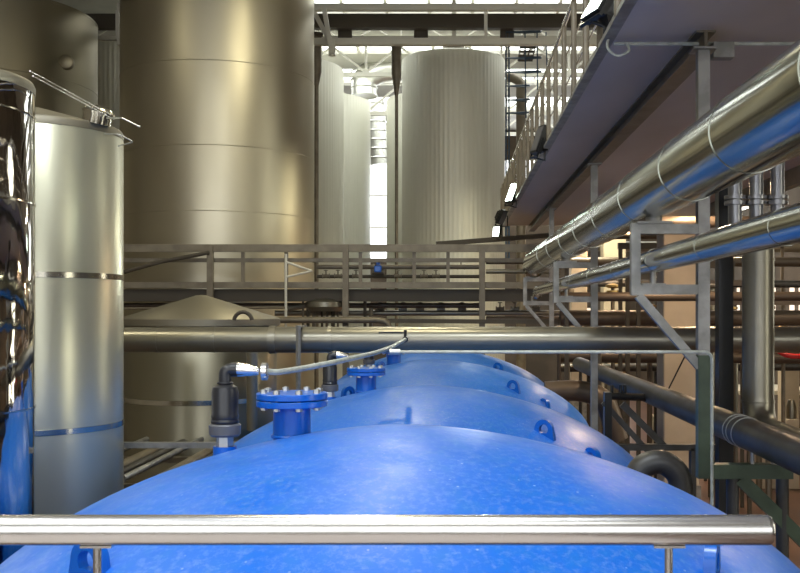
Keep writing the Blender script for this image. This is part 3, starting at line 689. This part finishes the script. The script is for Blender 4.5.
MB().lathe(P(325, 304, 17.35), [(.28, -.13), (.34, -.05), (.34, .03), (.2, .1), (.01, .12)], 20).build('trap', 'pipe_grey_steel', pn)
o = MB().tube([P(60, 309, 16.72), P(285, 307.5, 16.72)], .02, 8).build('wire_rail', 'frame_paint'); tag(o, 'very thin level rod above the cone-roofed tank', 'rod')
o = MB().tube([P(124, 272, 16.79), P(160, 262, 16.82), P(209, 252.5, 16.86)], .035, 10).build('sloping_pipe', 'frame_dark'); tag(o, 'dark pipe sloping up to the left post of the rack', 'pipe')
# ---------------------------------------------------------------- right background
CG = 'cream concrete columns under the walkway'
for px, dd, w, lb, ztop in ((677.5, 14.0, .49, 'broad cream column right of the middle bracket, nearest of its row', 1.5), (613, 22.0, .49, 'narrower cream column seen left of the broad one, farther away', 3.0), (578, 30.0, .49, 'distant cream column at the far end of its row', 3.0)):
    x = (px-PX)/F*dd; top = 1.68 if dd < 19 else 3.0
    o = MB().box((x-w/2, dd-w/2, 0), (x+w/2, dd+w/2, H+top)).build('concrete_column', 'column_cream', bevel=.02); tag(o, lb, 'column', CG)
    o2_ = MB().box((x-w/2-.02, dd-w/2-.02, 0), (x+w/2+.02, dd+w/2+.02, 1.2)).build('plinth', 'galvanised', None)
    o2_.parent = o; o2_.location = W[o2_.name]-W[o.name]
# pipes crossing beneath the walkway (background)
bg = [(560, 800, 236, 17.0, .06, 'brown_pipe'), (560, 800, 262, 20.2, .10, 'brown_pipe'), (565, 800, 283, 18.6, .07, 'dark_pipe'),
      (560, 800, 297, 12.6, .06, 'brown_pipe'), (560, 800, 318, 16.2, .13, 'brown_pipe'), (560, 800, 357, 17.6, .10, 'brown_pipe'),
      (560, 800, 368, 19.6, .08, 'dark_pipe'), (600, 800, 222, 12.2, .07, 'brown_pipe'), (560, 800, 246, 23.4, .12, 'pipe_grey_steel')]
nm = ['topmost thin brown pipe under the walkway', 'wide brown pipe level with the bright pipes', 'dark pipe behind the lower bright pipe', 'brown pipe behind the lower bracket arm', 'fat brown pipe behind the crosswise pipe', 'brown pipe just under the crosswise pipe', 'dark low pipe beyond the last blue tanks', 'brown pipe crossing behind the wide bright pipe', 'grey pipe far back under the walkway']
for k, ((a, b_, py, dd, r, mt), lb) in enumerate(zip(bg, nm)):
    o = MB().tube([P(a, py, dd), Vector((XR+.02, dd, P(b_, py+(k % 3-1)*2, dd).z))], r, 14).build('background_pipe', mt); tag(o, lb, 'pipe')
cg = 'thin upright pipes in the dim hall under the walkway'
for k in range(22):
    dd = (17.3, 17.9, 19.35, 19.88)[k % 4]; px = 560+k*10.5+random.uniform(-3, 3); x = rx(px, dd)
    if abs(x-4.06) < .15 or abs(x-3.52) < .35: x += .5
    zt = random.uniform(-.6, 1.2); tt = thing('upright_pipe', 'thin upright pipe with a flange in the dim hall under the walkway', 'pipe', (x, dd, 0), cg)
    mt = random.choice(['brown_pipe', 'frame_paint', 'pipe_grey_steel', 'dark_pipe'])
    MB().tube([(x, dd, 0), (x, dd, H+zt)], random.uniform(.03, .07), 10).build('pipe', mt, tt)
    MB().lathe((x, dd, H+zt-.1), [(.11, 0), (.11, .06)], 14).lathe((x, dd, H+zt), [(.08, 0), (.13, .03), (.13, .06), (.02, .09)], 12).build('flange', random.choice(['bolt_zinc', 'frame_paint', 'brass']), tt)
cgb = 'short crosswise beams in the dim hall under the walkway'
for k in range(12):
    dd = (15.5, 15.7, 15.9, 16.5, 16.7, 18.2, 18.32, 19.1, 19.1, 21.05, 21.2, 22.6)[k]; px = 564+(k*61) % 190; py = 228+(k*37) % 130; L = 1.2+(k % 4)*.5
    p = P(px, py, dd); tt = thing('cross_beam', 'short dark crosswise beam on two thin legs under the walkway', 'beam', (p.x+L/2, dd, 0), cgb)
    MB().box((p.x, dd-.05, p.z-.05), (p.x+L, dd+.05, p.z+.05)).build('beam', random.choice(['frame_dark', 'brown_pipe', 'frame_paint']), tt)
    for xx_ in (p.x+.04, p.x+L-.04): MB().box((xx_-.03, dd-.03, 0), (xx_+.03, dd+.03, p.z-.05)).build('leg', 'frame_dark', tt)
# braced dark steel frame beyond the tanks
fr_ = thing('strut_stand', 'dark steel frame with struts behind the nearest blue dome at right', 'frame', (1.75, 9.2, 0))
z = lambda py, dd: H+(PY-py)/F*dd
MB().box((rx(612, 9.2), 9.15, z(450, 9.2)), (rx(722, 9.2), 9.25, z(444, 9.2))).build('beam', 'dark_pipe', fr_)
MB().beam(P(622, 404, 9.2), P(664, 446, 9.2), .06, .06).build('strut', 'dark_pipe', fr_)
MB().beam(P(603, 402, 9.2), P(692, 500, 9.2), .05, .05).build('strut', 'dark_pipe', fr_)
MB().box((rx(604, 9.2), 9.15, 0), (rx(611, 9.2), 9.25, z(392, 9.2))).build('post', 'lamp_black', fr_)
MB().box((rx(690, 9.2), 9.15, 0), (rx(695, 9.2), 9.25, z(448, 9.2))).build('post', 'dark_pipe', fr_)
MB().tube(fillet([P(607, 398, 9.2), P(611, 396, 9.2), P(656, 398, 9.2)], .03), .035, 10).build('arm', 'lamp_black', fr_)
for px in (612, 621, 625): MB().tube([P(px, 385, 9.2), P(px, 398, 9.2)], .016, 8).build('rod', 'lamp_black', fr_)
o = MB().tube(fillet([P(628, 500, 5.92), P(640, 466, 5.92), P(662, 460, 5.92), P(680, 474, 5.92), P(685, 560, 5.92)], .18), .072, 20).build('elbow_pipe', 'dark_pipe'); tag(o, 'big dark elbow pipe behind the right shoulder of the nearest dome', 'pipe')
o = MB().tube(fillet([P(545, 392, 13.2), P(580, 390, 13.2), P(605, 398, 13.2), P(618, 440, 13.2)], .3), .14, 20).build('elbow_pipe', 'brown_pipe'); tag(o, 'brown elbow pipe beyond the third blue dome', 'pipe')
o = MB().tube([P(685, 356, 9.8), P(668, 390, 9.8)], .008, 6).build('tie_wire', 'lamp_black'); tag(o, 'thin slanting black wire in front of the broad cream column', 'wire')
# low partition wall and equipment lit warm at right
o = MB().box((3.9, 26.0, 0), (4.1, 26.2, H+.9)).box((5.6, 26.0, 0), (5.8, 26.2, H+.9)).box((3.9, 26.0, H-.6), (9.3, 26.2, H-.45)).build('steel_portal', 'frame_dark'); tag(o, 'dark steel portal frame near the right wall', 'frame')
wt = thing('work_table', 'long white table in the lit room at the far right', 'table', V(7.3, 24.6, -3.6))
MB().box((5.9, 23.4, H-1.95), (8.6, 25.4, H-1.85)).build('table_top', 'white_steel', wt)
for x in (6.0, 8.5):
    for y in (23.5, 25.3): MB().box((x-.04, y-.04, 0), (x+.04, y+.04, H-1.95)).build('leg', 'galvanised', wt)
o = MB().tube(fillet([P(773, 345, 11), P(783, 355, 11), P(800, 357, 11), P(830, 350, 11)], .3), .028, 10).build('red_hose', 'red_rubber'); tag(o, 'red hose sagging across the far right', 'hose')
o = thing('hose_bundle', 'bundle of red hoses hanging between the post and the black column', 'hose', P(725, 382, 12))
for px in (722, 724.5, 727): MB().tube([P(px+1, 352, 12), P(px-1, 365, 12), P(px, 380, 12)], .013, 8).build('hose', 'red_rubber', o)
gm = 'grey-brown machines on the floor beyond the tanks'
for k in range(14):
    dd = 20.3+(k % 3)*1.45; x = 2.9+k*.44+random.uniform(-.03, .03)
    if 3.1 < x < 3.95 and 21 < dd < 22.6 or (x > 5.3 and dd > 22.7): dd = 20.4
    h = random.uniform(1.2, 2.6); t = thing('machine_cabinet', 'brownish machine cabinet with domed drum in the dim hall under the walkway', 'machine', (x, dd, 0), gm)
    w = random.uniform(.25, .4)
    MB().box((x-w/2, dd-w/2, 0), (x+w/2, dd+w/2, h)).build('cabinet', random.choice(['wall_dark', 'brown_pipe', 'column_cream', 'frame_paint']), t, bevel=.02)
    MB().lathe((x, dd, 0), [(w*.4, h), (w*.4, h+.25), (w*.25, h+.38), (.01, h+.4)], 16).build('drum', random.choice(['pipe_grey_steel', 'brass', 'column_cream']), t)

# ---------------------------------------------------------------- lights
def area(name, loc, size, e, col, rot=(0, 0, 0), shape='DISK', sy=None, spread=PI):
    l = bpy.data.lights.new(name, 'AREA'); l.shape = shape; l.size = size; l.energy = e; l.color = col; l.spread = spread
    if sy: l.size_y = sy
    o = bpy.data.objects.new(name, l); COL.objects.link(o); o.location = loc; o.rotation_euler = rot; return o
def highbay(x, y, z, e, col, label, r=.26):
    t = thing('high_bay_lamp', label, 'lamp', (x, y, H+z), 'round high bay lamps hanging from the roof')
    MB().lathe((x, y, H+z), [(r, 0), (r*1.03, .02), (r*.6, .22), (r*.3, .3), (r*.3, .45), (.01, .46)], 28).build('shade', 'galvanised', t)
    MB().lathe((x, y, H+z), [(r*.93, .004), (r*.9, .012), (.01, .013)], 28).build('bulb', 'lamp_glow', t)
    MB().tube([(x, y, H+z+.44), (x, y, H+ZC)], .01, 6).build('hanging_rod', 'frame_dark', t)
    area('high_bay_light', (x, y, H+z-.02), r*1.8, e, col)
NEUT = (1, .98, .93); YEL = (1, .93, .66); WARM = (1, .70, .42); COOL = (.86, .94, 1)
highbay(.2, 2.6, 5.6, 360, COOL, 'high bay lamp hanging over the nearest blue tank', .5)
highbay(-3.2, 1.6, 5.6, 260, COOL, 'high bay lamp hanging over the left of the viewing platform')
highbay(-1.0, 8.5, 6.2, 190, YEL, 'high bay lamp hanging over the second blue tank', .6)
highbay(-5.6, 6.0, 6.2, 200, YEL, 'high bay lamp hanging over the steel tanks at left')
highbay(2.75, 20.3, 3.3, 420, YEL, 'high bay lamp hanging beyond the far end of the walkway')
highbay(-1.0, 14.5, 6.5, 300, YEL, 'high bay lamp hanging in front of the pipe rack')
highbay(-6.8, 14.5, 6.5, 60, YEL, 'high bay lamp hanging before the huge steel tank')
# warm strip lamps under the walkway
def strip(x, y, z, ln, e, label):
    t = thing('strip_lamp', label, 'lamp', (x, y, H+z), 'warm strip lamps under the walkway')
    MB().box((x-.07, y-ln/2, H+z), (x+.07, y+ln/2, H+z+.06)).build('housing', 'white_steel', t)
    MB().box((x-.05, y-ln/2+.05, H+z-.02), (x+.05, y+ln/2-.05, H+z)).build('tube', 'lamp_glow', t)
    for s_ in (-1, 1): MB().tube([(x, y+s_*ln*.4, H+z+.06), (x, y+s_*ln*.4, H+(DZ if y < 19 and x < 4.6 else ZC))], .006, 6).build('hanger', 'frame_dark', t)
    area('strip_light', (x, y, H+z-.04), .1, e, WARM, shape='RECTANGLE', sy=ln)
strip(2.9, 11.6, 1.45, 1.2, 130, 'warm strip lamp under the walkway near the wide vertical pipe')
strip(3.0, 17.5, 1.45, 1.2, 120, 'warm strip lamp under the far half of the walkway')
strip(6.4, 22.5, 2.3, 1.5, 260, 'warm strip lamp over the white table')
strip(6.6, 13.0, 2.3, 1.5, 170, 'warm strip lamp between the walkway and the right wall')
strip(4.6, 29.5, 2.3, 1.5, 230, 'warm strip lamp far back near the rear wall')
# daylight entering by the windows
area('daylight', (3.2, YB-.1, H+4.6), 8.5, 330, (.93, .97, 1), rot=(PI/2, 0, PI), shape='RECTANGLE', sy=4.2)
area('daylight', (-3.5, YB-.1, H+4.6), 1.8, 70, (.93, .97, 1), rot=(PI/2, 0, PI), shape='RECTANGLE', sy=4.2)
for a, b_ in sk: area('skylight', (.5, (a+b_)/2, H+ZC-.02), XR-2+6.5, 200 if a < 10 else 420, (.95, 1, .97), shape='RECTANGLE', sy=b_-a)
for ax, p, k in lamps:
    l = bpy.data.lights.new('floodlight_beam', 'SPOT'); l.energy = 180; l.spot_size = 1.6; l.shadow_soft_size = .1; l.color = (.9, 1, .92)
    o = bpy.data.objects.new('floodlight_beam', l); COL.objects.link(o); o.location = p+ax*.12; o.rotation_euler = (-ax).to_track_quat('Z', 'Y').to_euler()

w = bpy.data.worlds.new('World'); S.world = w; w.use_nodes = True
w.node_tree.nodes['Background'].inputs[0].default_value = (.9, .95, 1, 1); w.node_tree.nodes['Background'].inputs[1].default_value = .6

# ---------------------------------------------------------------- camera
c = bpy.data.cameras.new('Camera'); c.sensor_width = 36; c.sensor_fit = 'HORIZONTAL'; c.lens = F/800*36
c.shift_x = (400-PX)/800; c.shift_y = (PY-286.5)/800; c.clip_start = .05; c.clip_end = 200
co = bpy.data.objects.new('Camera', c); COL.objects.link(co); co.location = (0, 0, H); co.rotation_euler = (PI/2, 0, 0)
S.camera = co
S.view_settings.view_transform = 'Standard'; S.view_settings.look = 'None'; S.view_settings.gamma = 1
S.view_settings.use_curve_mapping = False; S.view_settings.exposure = -.66
